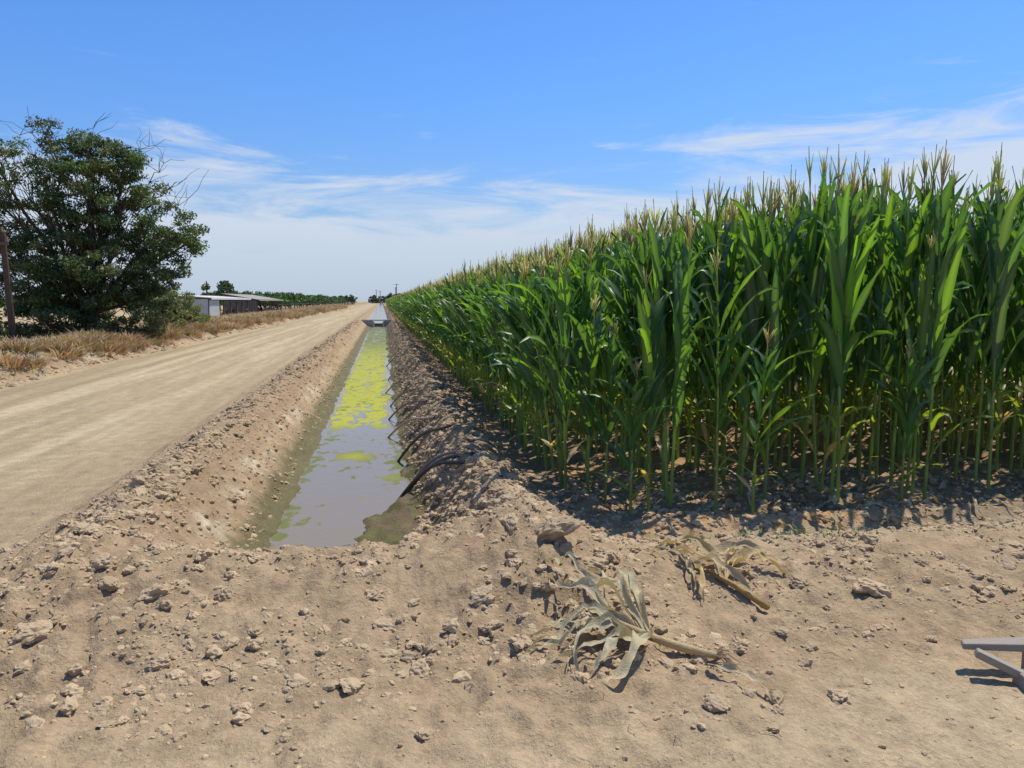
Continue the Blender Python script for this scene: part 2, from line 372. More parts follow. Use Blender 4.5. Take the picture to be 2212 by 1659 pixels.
def corn(i):
    mb=MB(); Ht=2.3; lean=Vector((random.uniform(-.06,.06),random.uniform(-.06,.06),0))
    pos=lambda z: lean*(z/Ht)**2*1.5+Vector((0,0,z))
    zz=[k*Ht/10 for k in range(11)]
    mb.tube([pos(z) for z in zz],[.0145*(1-.55*z/Ht)+.001 for z in zz],6,[c for z in zz for c in [(.20+.04*random.random(),.29,.08)]*6],False)
    az0=random.uniform(0,6.28); nl=15
    for k in range(nl):
        z=.38+(Ht-.62)*k/(nl-1); az=az0+math.pi*(k%2)+random.gauss(0,.35)
        t=k/(nl-1)
        g=random.uniform(.75,1.3)
        if k<3:
            if random.random()<.35: continue
            c=(.42,.34,.18) if random.random()<.22 else (.13,.20,.045)
            corn_leaf(mb,pos(z-.1),az,random.uniform(.4,.7),.055,random.uniform(.35,.8),random.uniform(1.4,2.4),random.uniform(-1,1),c,7)
        else:
            Lf=(.70+.28*math.sin(math.pi*min(1,t*1.05)))*random.uniform(.85,1.12)
            if t>.8: Lf*=.52
            th=random.uniform(.18,.46)*(1.2-.55*t); cu=random.choice([.15,.25,.4,.6,.9,1.3,1.7])*random.uniform(.7,1.2)
            pw=1.8
            if t<.35: cu+=.5
            elif random.random()<.35: cu+=1.3; pw=3.5
            r_=random.random()
            c=(.042*g,.112*g,.038*g) if r_<.66 else (.052*g,.11*g,.056*g) if r_<.82 else (.08*g,.175*g,.03*g)
            corn_leaf(mb,pos(z),az,Lf,random.uniform(.08,.108),th,cu,random.uniform(-1.5,1.5),c,8,pw)
    tc=random.choice([(.46,.44,.24),(.42,.37,.22),(.38,.40,.2)])
    top=pos(Ht)
    mb.tube([top-Vector((0,0,.15)),top+Vector((0,0,.15)),top+Vector((.01,0,.34))],[.006,.0075,.003],4,tc)
    for k in range(random.randint(6,9)):
        a=random.uniform(0,6.28); sp_=random.uniform(.08,.38); l=random.uniform(.15,.23)
        b0=top+Vector((0,0,random.uniform(-.02,.12)))
        d=Vector((math.cos(a)*sp_,math.sin(a)*sp_,1)).normalized()
        mb.tube([b0,b0+d*l*.5,b0+d*l+Vector((0,0,-.02*sp_))],[.003,.0062,.003],3,tc)
    if i%2==0:
        a=az0; d=Vector((math.cos(a)*.3,math.sin(a)*.3,1)).normalized(); b0=pos(1.05)
        mb.tube([b0,b0+d*.05,b0+d*.14,b0+d*.22,b0+d*.25],[.008,.022,.026,.015,.005],7,(.13,.23,.06))
        mb.tube([b0+d*.25,b0+d*.29],[.01,.006],4,(.3,.17,.08))
    return mb.obj('corn_plant_%02d'%i,cornm,True,False)
corns=[corn(i) for i in range(16)]
P=[];R=[];Sc=[]
def cornrow(x,y0,y1,sp):
    y=y0+random.uniform(0,.15)
    while y<y1:
        xx=x+random.gauss(0,.035)
        ztop=min(1.65+.31*x+.05,3.0)+random.gauss(0,.075)
        gz=float(H(xx,y)); h=(ztop-gz)/2.62
        if y<6.5 and random.random()<.15: h*=random.uniform(.5,.85)
        P.append((xx,y,gz-.01)); Sc.append((.92+.1*h,.92+.1*h,h)); R.append((random.gauss(0,.045),random.gauss(0,.045)-(.06 if x<2 else 0),random.uniform(0,6.28)))
        y+=sp*random.uniform(.65,1.4)
for r in range(14):
    x=1.66+.76*r
    y0=6.0+random.gauss(0,.06)+(1.0 if r==0 else 0.1 if r==1 else 0)
    cornrow(x,y0,18,.15)
    if r<8: cornrow(x,18,60,.18)
    if r<5: cornrow(x,60,260,.28)
for (x,y,h) in [(1.98,5.95,.5),(2.15,6.0,.78),(1.9,6.4,.62),(3.0,5.85,.6),(2.7,5.9,.85),(4.4,5.9,.55),(1.85,6.8,.7),(1.95,7.2,.8)]:
    P.append((x,y,float(H(x,y)))); Sc.append((.9,.9,h)); R.append((0,0,random.uniform(0,6)))
n=len(P)
instancer('cornfield',P,R,Sc,rng.integers(0,16,n),corns)
# ---------------------------------------------------------------- fallen dry corn plants
strawm=vcmat('dry_leaf',.7,transl=.2,tcol=(1.3,1.2,.8),nvar=.25,nscale=25,bump=.5,bscale=120)
def ribbon(mb,pts,W,col,lift=.05,fold=.5,seed=0):
    pts=[Vector((*q,0)) for q in pts]; n=22; vs=[];cs=[]
    def bez(t):
        m=len(pts)-1; r=Vector((0,0,0))
        for k,q in enumerate(pts): r+=q*math.comb(m,k)*t**k*(1-t)**(m-k)
        return r
    rr=random.Random(seed); ph=rr.uniform(0,6); fr=rr.uniform(4,9)
    for i in range(n+1):
        t=i/n; p=bez(t); d=(bez(min(1,t+.03))-bez(max(0,t-.03))).normalized(); sd=Vector((-d.y,d.x,0))
        z=float(H(p.x,p.y))+.02+lift*math.sin(math.pi*min(1,t*1.1))**1.0*(1 if t<.91 else .6)
        w=W*.5*min(1,.35+t*2.5)*max(0.02,1-t**2.5)*(1+.2*math.sin(ph*3+t*11)); tw=fold*1.3*math.sin(ph+t*fr)
        a=sd*math.cos(tw)+Vector((0,0,math.sin(tw))); up=Vector((0,0,1))*abs(math.cos(tw))+sd*-math.sin(tw)*.6
        p=Vector((p.x,p.y,z+w*abs(math.sin(tw)))); cz=Vector((0,0,.008*math.sin(ph+t*19)))
        vs+=[p-a*w+up*w*.6+cz,p,p+a*w+up*w*.6-cz]
        k=rr.uniform(.8,1.1); cs+=[tuple(c*k for c in col),tuple(c*.75 for c in col),tuple(c*k*.95 for c in col)]
    fs=[]
    for i in range(n):
        a=i*3; fs+=[(a,a+1,a+4,a+3),(a+1,a+2,a+5,a+4)]
    mb.add(vs,fs,cs)
mb=MB(); c1=(.60,.51,.31); c2=(.54,.48,.30); B=(1.22,3.3)
for k,(q,w,l) in enumerate([([(1.25,3.28),(1.1,3.5),(.85,3.4),(.66,3.38)],.035,.06),([(1.25,3.3),(1.05,3.55),(.8,3.45),(.58,3.33)],.032,.08),
    ([B,(1.1,3.7),(1.0,4.0),(.84,4.12)],.045,.13),([B,(1.0,3.75),(.78,3.75),(.88,4.0)],.038,.14),([B,(1.18,3.7),(1.25,3.85),(1.17,4.02)],.04,.18),([B,(1.25,3.6),(1.16,3.85),(1.3,3.78)],.042,.15),
    ([B,(1.05,3.3),(.95,3.15),(.86,3.10)],.055,.06),([B,(1.1,3.22),(1.0,3.0),(.88,3.03)],.06,.05),([B,(1.0,3.5),(.74,3.3),(.84,3.06)],.032,.09),([B,(1.05,3.45),(.86,3.45),(.78,3.18)],.04,.08),([B,(1.1,3.5),(1.0,3.7),(.76,3.58)],.03,.08),
    ([B,(1.0,3.6),(.9,3.9),(.80,4.0)],.03,.12),([B,(1.15,3.6),(1.15,3.9),(1.02,4.05)],.035,.16),([B,(1.1,3.35),(.9,3.3),(.70,3.22)],.03,.05),([B,(1.0,3.4),(.95,3.55),(.62,3.48)],.028,.1)]):
    ribbon(mb,q,w*1.2,c1 if k%2 else c2,l,.8,k)
z0=float(H(1.45,3.16))
mb.tube([(1.08,3.46,z0+.10),(1.22,3.32,z0+.07),(1.35,3.22,z0+.05),(1.47,3.16,z0+.035)],[.014,.019,.022,.017],8,(.50,.37,.19))
for k in range(14):
    a=random.uniform(-1.2,.9); l=random.uniform(.05,.16)
    mb.tube([(1.46,3.16,z0+.035),(1.46+l*.5*math.cos(a),3.16+l*.5*math.sin(a),z0+.04),(1.46+l*math.cos(a),3.16+l*math.sin(a),float(H(1.46+l*math.cos(a),3.16+l*math.sin(a)))+.005)],[.004,.003,.001],3,(.2,.12,.07))
ribbon(mb,[(1.40,3.1),(1.5,2.98),(1.58,2.98),(1.56,2.78)],.03,c1,.03,.6,31)
mb.obj('fallen_corn_stalk',strawm,True)
mb=MB(); c1=(.60,.45,.20); c2=(.55,.44,.25); B=(1.88,3.95)
for k,(q,w,l) in enumerate([([(1.95,3.66),(1.92,3.9),(1.85,4.2),(1.68,4.6)],.035,.06),([B,(1.95,4.2),(1.8,4.4),(1.72,4.65)],.04,.07),([B,(1.85,4.1),(1.75,4.3),(1.6,4.55)],.03,.05),([B,(2.05,4.1),(2.15,4.15),(2.32,4.02)],.05,.06),
    ([(1.8,4.2),(2.0,4.25),(2.2,4.22),(2.34,4.1)],.045,.07),([(1.8,4.2),(1.75,4.0),(1.72,3.9),(1.68,3.78)],.04,.05),([(1.8,4.3),(1.7,4.1),(1.73,3.95),(1.66,3.88)],.03,.04),([B,(2.0,4.3),(2.2,4.3),(2.25,4.18)],.04,.05),([B,(1.95,4.1),(2.05,4.3),(2.28,4.25)],.03,.08)]):
    ribbon(mb,q,w*1.15,c1 if k%2 else c2,l,.8,k+50)
z0=float(H(1.95,3.7)); mb.tube([(1.83,4.1,z0+.07),(1.9,3.9,z0+.06),(1.97,3.64,z0+.03)],[.012,.017,.02],8,(.42,.27,.1))
mb.obj('fallen_corn_stalk.001',strawm,True)
# ---------------------------------------------------------------- siphon tubes
tubem=vcmat('tube_plastic',.45,nvar=.25,nscale=20,spec=.4)
def siphon(x0,y0,x1,y1,r,col,zt=.12):
    mb=MB(); pts=[];n=14
    for i in range(n+1):
        t=i/n; x=x0+(x1-x0)*t; y_=y0+(y1-y0)*t
        z=-.42+(zt+.42+.04)*math.sin(math.pi/2*min(1,t*1.15))**.9 - (.22*max(0,t-.75)/.25 if t>.75 else 0)
        g=float(H(x,y_))
        z=max(z,g+r*.8) if t>.15 else z
        pts.append((x,y_,z))
    for _ in range(6):
        for i in range(1,n): pts[i]=(pts[i][0],pts[i][1],(pts[i-1][2]+pts[i][2]+pts[i+1][2])/3)
    mb.tube(pts,[r]*(n+1),10,col)
    mb.tube([pts[-1],tuple(Vector(pts[-1])+Vector((.004,0,-.002)))],[r*.8]*2,10,(.005,.005,.005))
    return mb
k=0
for a in [(.14,8.0,.80,7.15,.019,(.04,.04,.045)),(.20,8.15,.84,7.3,.019,(.05,.05,.055)),(.22,8.3,.80,7.5,.017,(.14,.13,.12)),(.16,9.9,.78,9.0,.018,(.045,.045,.045))]:
    siphon(*a).obj('siphon_tube' if k==0 else 'siphon_tube.%03d'%k,tubem,True); k+=1
for y_ in [11.1,12.9,14.6,16.8,19.8,24]:
    siphon(.08+random.uniform(-.05,.05),y_+.6,.68,y_-.4+random.uniform(-.2,.1),.015,random.choice([(.36,.29,.2),(.16,.13,.11),(.30,.24,.17)]),.0).obj('siphon_tube.%03d'%k,tubem,True); k+=1
# ---------------------------------------------------------------- leaf clouds / trees
leafm=vcmat('tree_foliage',.5,transl=.28,tcol=(1.8,1.9,.6),spec=.35)
barkm=vcmat('bark',.9,bump=.8,bscale=25,nvar=.25,nscale=10,spec=.1)
def leafcloud(centers,rads,counts,size,cols,aspect=.42,seed=1):
    r=np.random.default_rng(seed); Vs=[];Cs=[]
    for c,rd,n,cl in zip(centers,rads,counts,cols):
        d=r.normal(0,1,(n,3)); d/=np.linalg.norm(d,axis=1)[:,None]
        q=np.array(c)+d*np.array(rd)*(r.uniform(0,1,(n,1))**.55)
        a=r.normal(0,1,(n,3)); a[:,2]-=.3; a/=np.linalg.norm(a,axis=1)[:,None]
        b=np.cross(a,r.normal(0,1,(n,3))); b/=np.linalg.norm(b,axis=1)[:,None]
        s=size*r.uniform(.6,1.4,(n,1)); 
        v=np.stack([q-a*s,q+b*s*aspect,q+a*s,q-b*s*aspect],1)
        Vs.append(v.reshape(-1,3)); k=r.uniform(.7,1.3,(n,1))*np.array(cl)
        Cs.append(np.repeat(k,4,axis=0))
    v=np.concatenate(Vs); f=np.arange(len(v)).reshape(-1,4)
    return v,f,np.concatenate(Cs)
def tree(name,base,lobes,nclump,nleaf,size,col,trunk_r=.22,bare=(),seed=3):
    rd=random.Random(seed); e=bpy.data.objects.new(name,None); link(e); e.location=base
    mb=MB(); bc=(.13,.10,.075); cen=[];rads=[];cnt=[];cols=[]
    fork=Vector((0,0,.9))
    mb.tube([(0,0,-.3),(.05,0,.4),fork],[trunk_r*1.3,trunk_r,trunk_r*.9],9,bc)
    def limb(a,b,r0,r1,n=5,j=.12):
        a=Vector(a);b=Vector(b);pts=[]
        for i in range(n+1):
            t=i/n; q=a.lerp(b,t); q.z+= .25*math.sin(math.pi*t)*(b-a).length*.15
            if 0<i<n: q+=Vector((rd.gauss(0,j),rd.gauss(0,j),rd.gauss(0,j)))*(b-a).length*.25
            pts.append(q)
        mb.tube(pts,[r0+(r1-r0)*i/n for i in range(n+1)],6,bc); return pts
    tot=sum(l[1][0]*l[1][2] for l in lobes)
    for (c,r,dens) in lobes:
        c=Vector(c); start=fork if c.z>1.5 else Vector((0,0,.4))
        lp=limb(start,c-Vector((0,0,r[2]*.3)),trunk_r*.42,.035)
        n=max(4,int(nclump*r[0]*r[2]/tot))
        for _ in range(n):
            d=Vector((rd.gauss(0,1),rd.gauss(0,1),rd.gauss(0,1))).normalized(); q=rd.uniform(.1,1)**.5*1.08
            cc=c+Vector((d.x*r[0],d.y*r[1],d.z*r[2]))*q
            if cc.z<.15: cc.z=.15+rd.uniform(0,.3)
            limb(lp[rd.randint(2,5)],cc,.018,.006,4,.15)
            s=rd.uniform(.16,.40); cen.append(cc); rads.append((s*1.2,s*1.2,s*.65)); cnt.append(int(nleaf*s*s/.09*dens))
            k=rd.uniform(.65,1.4); cols.append((col[0]*k*rd.uniform(.9,1.3),col[1]*k,col[2]*k))
    for (a,b) in bare:
        lp=limb(a,b,.025,.007,6,.2)
        for _ in range(14):
            s0=lp[rd.randint(2,6)]; limb(s0,s0+Vector((rd.gauss(.1,.35),rd.gauss(0,.3),rd.gauss(.25,.3))),.009,.005,3,.2)
    mb.obj('trunk_and_limbs',barkm,True,True,e)
    v,f,c=leafcloud(cen,rads,cnt,size,cols,seed=seed)
    ob=mesh_np('foliage',v,f,leafm,c); ob.parent=e
    return e
lobes=[((.35,0,5.2),(1.5,1.4,1.6),1),((.2,.1,6.75),(.7,.6,.6),.8),((-.95,-.2,6.9),(.5,.5,.5),.7),((1.35,0,6.3),(.55,.6,.55),.8),
 ((-2.6,.2,6.1),(.9,.9,.75),.55),((-2.7,0,4.9),(1.0,1.0,.8),.75),((2.35,.1,3.9),(1.3,1.1,.95),1.1),((1.5,0,5.1),(1.0,.9,.85),.9),
 ((-1.9,0,2.1),(1.6,1.4,1.3),1.2),((.2,-.4,2.7),(1.8,1.5,1.5),1.2),((1.9,0,2.0),(1.3,1.1,1.2),1.2),((-2.9,.3,3.4),(1.1,1,.9),.9),((-1.0,0,3.9),(1.2,1.1,1.1),1),
 ((-1.2,-.5,.75),(1.7,1.3,.75),1.2),((.9,-.5,.75),(1.8,1.3,.75),1.2),((3.2,0,3.5),(.6,.5,.5),.8),((-3.3,.2,6.5),(.45,.5,.4),.5),((-1.2,.1,5.4),(.8,.9,.8),.7)]
tb=(-9.95,29,float(H(-9.95,29))-.05)
tree('pecan_tree',tb,lobes,600,180,.055,(.088,.128,.054),.2,
 [((1.6,0,4.6),(2.6,0,6.1)),((1.2,0,5.5),(2.1,.2,6.7)),((2,0,4.6),(3.0,.1,5.4)),((-.8,0,6.0),(-1.6,0,7.0)),((-1.5,0,5.4),(-1.9,0,6.9)),((2,0,4.2),(3.3,.1,4.9)),((.5,0,5.5),(.4,0,7.2)),((-.5,0,5.5),(-1.0,0,7.2))])
def shrub(name,x,y,r,h,col,seed,size=.05,n=60):
    rd=random.Random(seed); e=bpy.data.objects.new(name,None); link(e); e.location=(x,y,float(H(x,y)))
    mb=MB(); cen=[];ra=[];ct=[];cl=[]
    for _ in range(n):
        a=rd.uniform(0,6.28);q=rd.uniform(0,1)**.5; z=rd.uniform(.05,1)
        c=(math.cos(a)*r*q*(1.1-.5*z),math.sin(a)*r*q*(1.1-.5*z),z*h*(1-.3*q)); s=rd.uniform(.15,.3)*max(.6,r/1.2)
        cen.append(c);ra.append((s,s,s*.8));ct.append(80);k=rd.uniform(.7,1.3);cl.append(tuple(k*v for v in col))
        mb.tube([(0,0,-.1),(c[0]*.4,c[1]*.4,c[2]*.6),c],[.03,.02,.006],4,(.14,.1,.07))
    mb.obj('stems',barkm,True,True,e); v,f,c=leafcloud(cen,ra,ct,size,cl,seed=seed); o=mesh_np('foliage',v,f,leafm,c); o.parent=e
shrub('shrub',-9.0,36.5,1.3,2.1,(.17,.19,.08),5)
shrub('shrub.001',-8.6,33,.9,1.2,(.20,.20,.09),6,n=30)
shrub('shrub.002',-9.3,40,1.1,1.4,(.17,.18,.08),8,n=40)
shrub('shrub.003',-11.5,26.5,.8,.6,(.10,.12,.045),9,n=30)
# dry grass on the verge
grassm=vcmat('dry_grass_blade',.8,transl=.25,tcol=(1.2,1.1,.8),rand=.6,spec=.2)
def tuft(i,col,h,nb,spread):
    mb=MB()
    for k in range(nb):
        a=random.uniform(0,6.28); r=random.uniform(0,.14); l=h*random.uniform(.4,1.2); sp2=random.uniform(.1,1)*spread; w=random.uniform(.003,.008)
        b=Vector((math.cos(a)*r,math.sin(a)*r,0)); d=Vector((math.cos(a)*sp2,math.sin(a)*sp2,1)).normalized(); sd=Vector((-d.y,d.x,0)).normalized()*w if abs(d.x)+abs(d.y)>.01 else Vector((w,0,0))
        m=b+d*l*.6; t=b+d*l+Vector((math.cos(a)*l*.15,math.sin(a)*l*.15,-l*.12)); c=tuple(random.uniform(.7,1.2)*v for v in col)
        mb.add([b-sd,b+sd,m+sd*.8,m-sd*.8,t],[(0,1,2,3),(3,2,4)],c)
    return mb.obj('grass_tuft_%02d'%i,grassm,False,False)
tufts=[tuft(i,c,.2,44,1.4) for i,c in enumerate([(.46,.33,.17),(.38,.26,.14),(.52,.40,.23),(.31,.23,.13),(.48,.35,.18)])]
X=-7.5-np.abs(rng.gamma(1.6,1.7,16000)); Y=np.exp(rng.uniform(np.log(10),np.log(170),16000))
k=(fbm(X*.8,Y*.5,4,300)>-.08)&(X>-24); X=X[k];Y=Y[k];n=len(X)
s=rng.uniform(.5,1.7,n)*(1+.010*Y)
instancer('dry_grass',np.stack([X,Y,H(X,Y)-.01],-1),np.stack([X*0,X*0,rng.uniform(0,6.28,n)],-1),np.stack([s*1.3,s*1.3,s],-1),rng.integers(0,5,n),tufts)
gt=[tuft(i+10,(.13,.24,.06),.07,9,1.3) for i in range(3)]
X=np.concatenate([rng.uniform(2.1,3.2,18),rng.normal(2.75,.1,8)]);Y=4.75+.12*rng.normal(0,1,26)
instancer('green_seedlings',np.stack([X,Y,H(X,Y)],-1),np.stack([X*0,X*0,rng.uniform(0,6.28,26)],-1),np.stack([rng.uniform(.5,1,26)]*3,-1),rng.integers(0,3,26),gt)
mb=MB()
for k in range(120):
    x=random.uniform(-3,5.2);y_=random.uniform(2.3,6.6)
    if -1.3<x<1.2 and y_>5: continue
    a=random.uniform(0,6.28);l=random.uniform(.02,.09)*(.6+.1*y_); z=float(H(x,y_))+.008
    mb.tube([(x,y_,z),(x+math.cos(a)*l*.5,y_+math.sin(a)*l*.5,z+.008),(x+math.cos(a+.5)*l,y_+math.sin(a+.5)*l,z)],[.0015,.002,.001],3,random.choice([(.45,.36,.2),(.2,.13,.08),(.5,.45,.3)]))
for k in range(70):
    x=random.uniform(1.5,6.2);y_=random.uniform(5.2,6.6); a=random.uniform(0,6.28);l=random.uniform(.12,.38)
    ribbon(mb,[(x,y_),(x+math.cos(a)*l*.5,y_+math.sin(a)*l*.5),(x+math.cos(a+.6)*l,y_+math.sin(a+.6)*l)],.035,random.choice([(.5,.4,.22),(.42,.3,.16),(.58,.52,.36)]),.03,.7,k+200)
mb.obj('straw_litter',strawm)
# ---------------------------------------------------------------- vineyard
def bush(i):
    cen=[];ra=[];ct=[];cl=[]; 
    for _ in range(14):
        cen.append((random.uniform(-.6,.6),random.uniform(-1.3,1.3),random.uniform(.9,2.2))); s=random.uniform(.35,.6); ra.append((s,s,s*.8)); ct.append(35); k=random.uniform(.7,1.3); cl.append((.06*k,.115*k,.035*k))
    v,f,c=leafcloud(cen,ra,ct,.16,cl,.6,seed=i+40); return mesh_np('vine_%02d'%i,v,f,leafm,c,do_link=False)
bs=[bush(i) for i in range(4)]; P=[]
for y_ in np.arange(118,330,2.4):
    for x in np.arange(-15.5,-22-.05*(y_),-3.2) if y_>122 else np.arange(-15.5,-75,-2.0):
        P.append((x+random.gauss(0,.1),y_,.05))
P=np.array(P);n=len(P)
instancer('vineyard',P,np.stack([P[:,0]*0,P[:,0]*0,rng.choice([0,3.14],n)],-1),np.stack([rng.uniform(.9,1.1,n)]*2+[rng.uniform(1.0,1.3,n)],-1),rng.integers(0,4,n),bs)
def dtree(i):
    cen=[];ra=[];ct=[];cl=[]
    for _ in range(22):
        a=random.uniform(0,6.28);q=random.uniform(0,1)**.5
        cen.append((math.cos(a)*q*2.2,math.sin(a)*q*2.2,random.uniform(1.2,5.2)*(1-.25*q))); s=random.uniform(.5,1.0); ra.append((s,s,s*.8)); ct.append(40);k=random.uniform(.7,1.2);cl.append((.07*k,.10*k,.055*k))
    v,f,c=leafcloud(cen,ra,ct,.28,cl,.6,seed=i+80); mb=MB(); mb.tube([(0,0,0),(0,0,3.5)],[.2,.08],6,(.1,.08,.06))
    o=len(v); v=np.concatenate([v,np.array(mb.v)]); fl=[tuple(q) for q in f]+[tuple(j+o for j in q) for q in mb.f]; c=np.concatenate([c,np.array(mb.c)])
    return mesh_np('distant_tree_%02d'%i,v,fl,leafm,c,do_link=False)
dts=[dtree(i) for i in range(3)]
P=[(-22.0,112,0,.9)]+[(random.uniform(-30,40),random.uniform(470,620),0,random.uniform(.7,1.2)) for _ in range(34)]+[(random.uniform(-420,-30),random.uniform(600,900),0,random.uniform(.6,1.0)) for _ in range(90)]+[(4+random.uniform(0,5),random.uniform(330,420),0,1.0) for _ in range(7)]
P=np.array(P);n=len(P)
instancer('distant_trees',P[:,:3],np.stack([P[:,0]*0,P[:,0]*0,rng.uniform(0,6,n)],-1),np.stack([P[:,3]]*3,-1),rng.integers(0,3,n),dts)
# ---------------------------------------------------------------- built things
objm=vcmat('weathered',.75,nvar=.25,nscale=3,bump=.4,bscale=30)
def corr(mb,x0,x1,y0,y1,z0,z1,axis,col,step=.2,amp=.03):
    n=max(2,int(abs((x1-x0) if axis==0 else (y1-y0))/step)*2); vs=[]
    for i in range(n+1):
        t=i/n; o=amp*(1 if i%2 else -1)
        x=x0+(x1-x0)*t; y_=y0+(y1-y0)*t
        if axis==0: vs+=[(x,y_+o,z0),(x,y_+o,z1)]
        else: vs+=[(x+o,y_,z0),(x+o,y_,z1)]
    mb.add(vs,[(2*i,2*i+2,2*i+3,2*i+1) for i in range(n)],col)
def shed(name,x0,x1,y0,y1,hf,hb,wall,roofc,closed):
    e=bpy.data.objects.new(name,None); link(e)
    zb=float(H((x0+x1)/2,(y0+y1)/2))
    mb=MB(); wd=(.2,.16,.12)
    n=max(3,int((y1-y0)/3))
    for i in range(n+1):
        y_=y0+(y1-y0)*i/n
        mb.box((x1,y_,zb+hf/2),(.14,.14,hf),wd); mb.box((x0,y_,zb+hb/2),(.14,.14,hb),wd)
        mb.box(((x0+x1)/2,y_,zb+(hf+hb)/2-.05),(x1-x0,.08,.12),wd,ry=math.atan2(hb-hf,x1-x0)*1)
    mb.obj('posts_and_beams',objm,parent=e)
    mb=MB()
    corr(mb,x0,x1,y0-.1,y0-.1,zb-.1,zb+min(hf,hb)-.03,0,wall)
    corr(mb,x0-.1,x0-.1,y0,y1,zb-.1,zb+hb-.1,1,tuple(.8*c for c in wall))
    if closed>0: corr(mb,x1+.1,x1+.1,y0,y0+(y1-y0)*closed,zb-.1,zb+hf-.1,1,wall)
    mb.obj('corrugated_walls',objm,parent=e)
    mb=MB(); sl=math.atan2(hb-hf,x1-x0)
    mb.box(((x0+x1)/2,(y0+y1)/2,zb+(hf+hb)/2+.08),(math.hypot(x1-x0,hb-hf)+.5,y1-y0+.6,.06),roofc,ry=sl)
    mb.box((x1+.3,(y0+y1)/2,zb+hf+.02),(.05,y1-y0+.6,.16),tuple(min(.8,c*1.2) for c in roofc))
    mb.obj('roof',objm,parent=e)
shed('corrugated_shed',-16.2,-13.4,64,82,1.75,1.95,(.62,.62,.58),(.55,.54,.5),.2)
shed('open_shed',-16.0,-12.8,84,103,1.6,2.15,(.25,.21,.17),(.3,.26,.22),0)
mb=MB()
for _ in range(30):
    x=random.uniform(-15.5,-12.4);y_=random.uniform(80,102)
    mb.box((x,y_,.35+random.uniform(0,.5)),(random.uniform(.1,1.6),.12,random.uniform(.1,.7)),random.choice([(.25,.2,.16),(.4,.36,.3),(.15,.12,.1)]),rz=random.uniform(0,3),ry=random.uniform(-.5,.5))
mb.obj('scrap_lumber_pile',objm)
mb=MB()
for i,y_ in enumerate(np.arange(88,330,3.2)):
    x=-11.2+random.gauss(0,.05); mb.tube([(x,y_,-.1),(x+random.gauss(0,.04),y_,1.45)],[.07,.06],6,(.16,.12,.09))
for z in (.5,.9,1.25): mb.tube([(-11.2,88,z),(-11.2,330,z)],[.008,.008],4,(.3,.3,.3))
mb.obj('wire_fence',objm)
mb=MB()
for (x,y_,h) in [(-15.2,31,.9),(-14.2,32,.7),(-13.4,31.5,.8),(-16.6,33,1.0)]:
    mb.tube([(x,y_,0),(x+.05,y_,h)],[.07,.06],6,(.22,.17,.12))
mb.box((-14.8,31.5,.55),(3.0,.05,.14),(.28,.24,.2),rz=.1); mb.box((-15.8,32.2,.75),(2.0,.05,.12),(.24,.2,.16),rz=.25)
mb.obj('wooden_fence',objm)
def pole(name,x,y_,h,r=.12,arm=1.2,lean=0,armrot=0):
    e=bpy.data.objects.new(name,None); link(e); e.location=(x,y_,0); e.rotation_euler=(0,lean,armrot)
    mb=MB(); mb.tube([(0,0,-.2),(0,0,h)],[r,r*.75],8,(.11,.075,.055)); mb.obj('post',barkm,parent=e)
    mb=MB()
    if arm: mb.box((0,-r,h-.35),(arm,.09,.1),(.14,.1,.07))
    for k in (-.45,0,.45): mb.tube([(k*max(arm,.3),-r if k else 0,h-.3 if arm and k else h),(k*max(arm,.3),-r if k else 0,h-.14 if k else h+.16)],[.04,.03],6,(.3,.2,.14))
    mb.obj('crossarm_and_insulators',objm,parent=e)
pole('wooden_utility_pole',-11.35,26.4,3.75,.11,.3,-.03,.2)
pole('utility_pole',5.6,300,8.2,.16,2.2); pole('utility_pole.001',7.0,400,8.5,.2,2.2); pole('utility_pole.002',-3.5,520,9,.22,2.2)
pole('utility_pole.003',-23.8,113,4.3,.12,.5); pole('utility_pole.004',-.8,420,7,.18,2)
mb=MB(); mb.box((-17.9,68,1.3),(.12,.12,2.6),(.14,.1,.08)); mb.box((-16.9,68,1.25),(.12,.12,2.5),(.14,.1,.08)); mb.box((-17.5,68,2.62),(1.5,.14,.14),(.14,.1,.08)); mb.box((-17.9,68,2.85),(.4,.1,.3),(.2,.15,.1))
mb.obj('wooden_gantry',objm)
e=bpy.data.objects.new('farm_building',None); link(e)
mb=MB(); mb.box((-3.5,560,1.6),(12,8,3.2),(.6,.58,.55)); mb.obj('walls',objm,parent=e)
mb=MB(); mb.add([(-9.8,555.6,3.2),(2.8,555.6,3.2),(2.8,564.4,3.2),(-9.8,564.4,3.2),(-9.8,560,5),(2.8,560,5)],[(0,1,5,4),(2,3,4,5),(0,4,3),(1,2,5)],(.4,.4,.4)); mb.obj('roof',objm,parent=e)
mb=MB(); mb.box((-3.5,555.95,1.3),(2.5,.1,2.4),(.12,.12,.13)); mb.box((-7.5,555.95,1.9),(1.4,.1,1),(.08,.09,.1)); mb.obj('door_and_window',objm,parent=e)
cm=vcmat('concrete',.85,nvar=.2,nscale=4,bump=.5,bscale=20)
mb=MB(); cc=(.52,.51,.47)
mb.box((-1.15,63,-.2),(.95,.22,.75),cc); mb.box((.6,63,-.2),(1.05,.22,.75),cc)
mb.box((-.28,63,-.46),(.78,.16,.5),(.3,.29,.25))
mb.box((-.28,63.02,.12),(2.75,.5,.1),cc)
mb.box((-.66,62.6,-.3),(.14,.6,.62),cc); mb.box((.1,62.6,-.3),(.14,.6,.62),cc)
mb.obj('concrete_check_gate',cm)
mb=MB(); bc=(.30,.255,.20); z0=float(H(2.75,2.8))
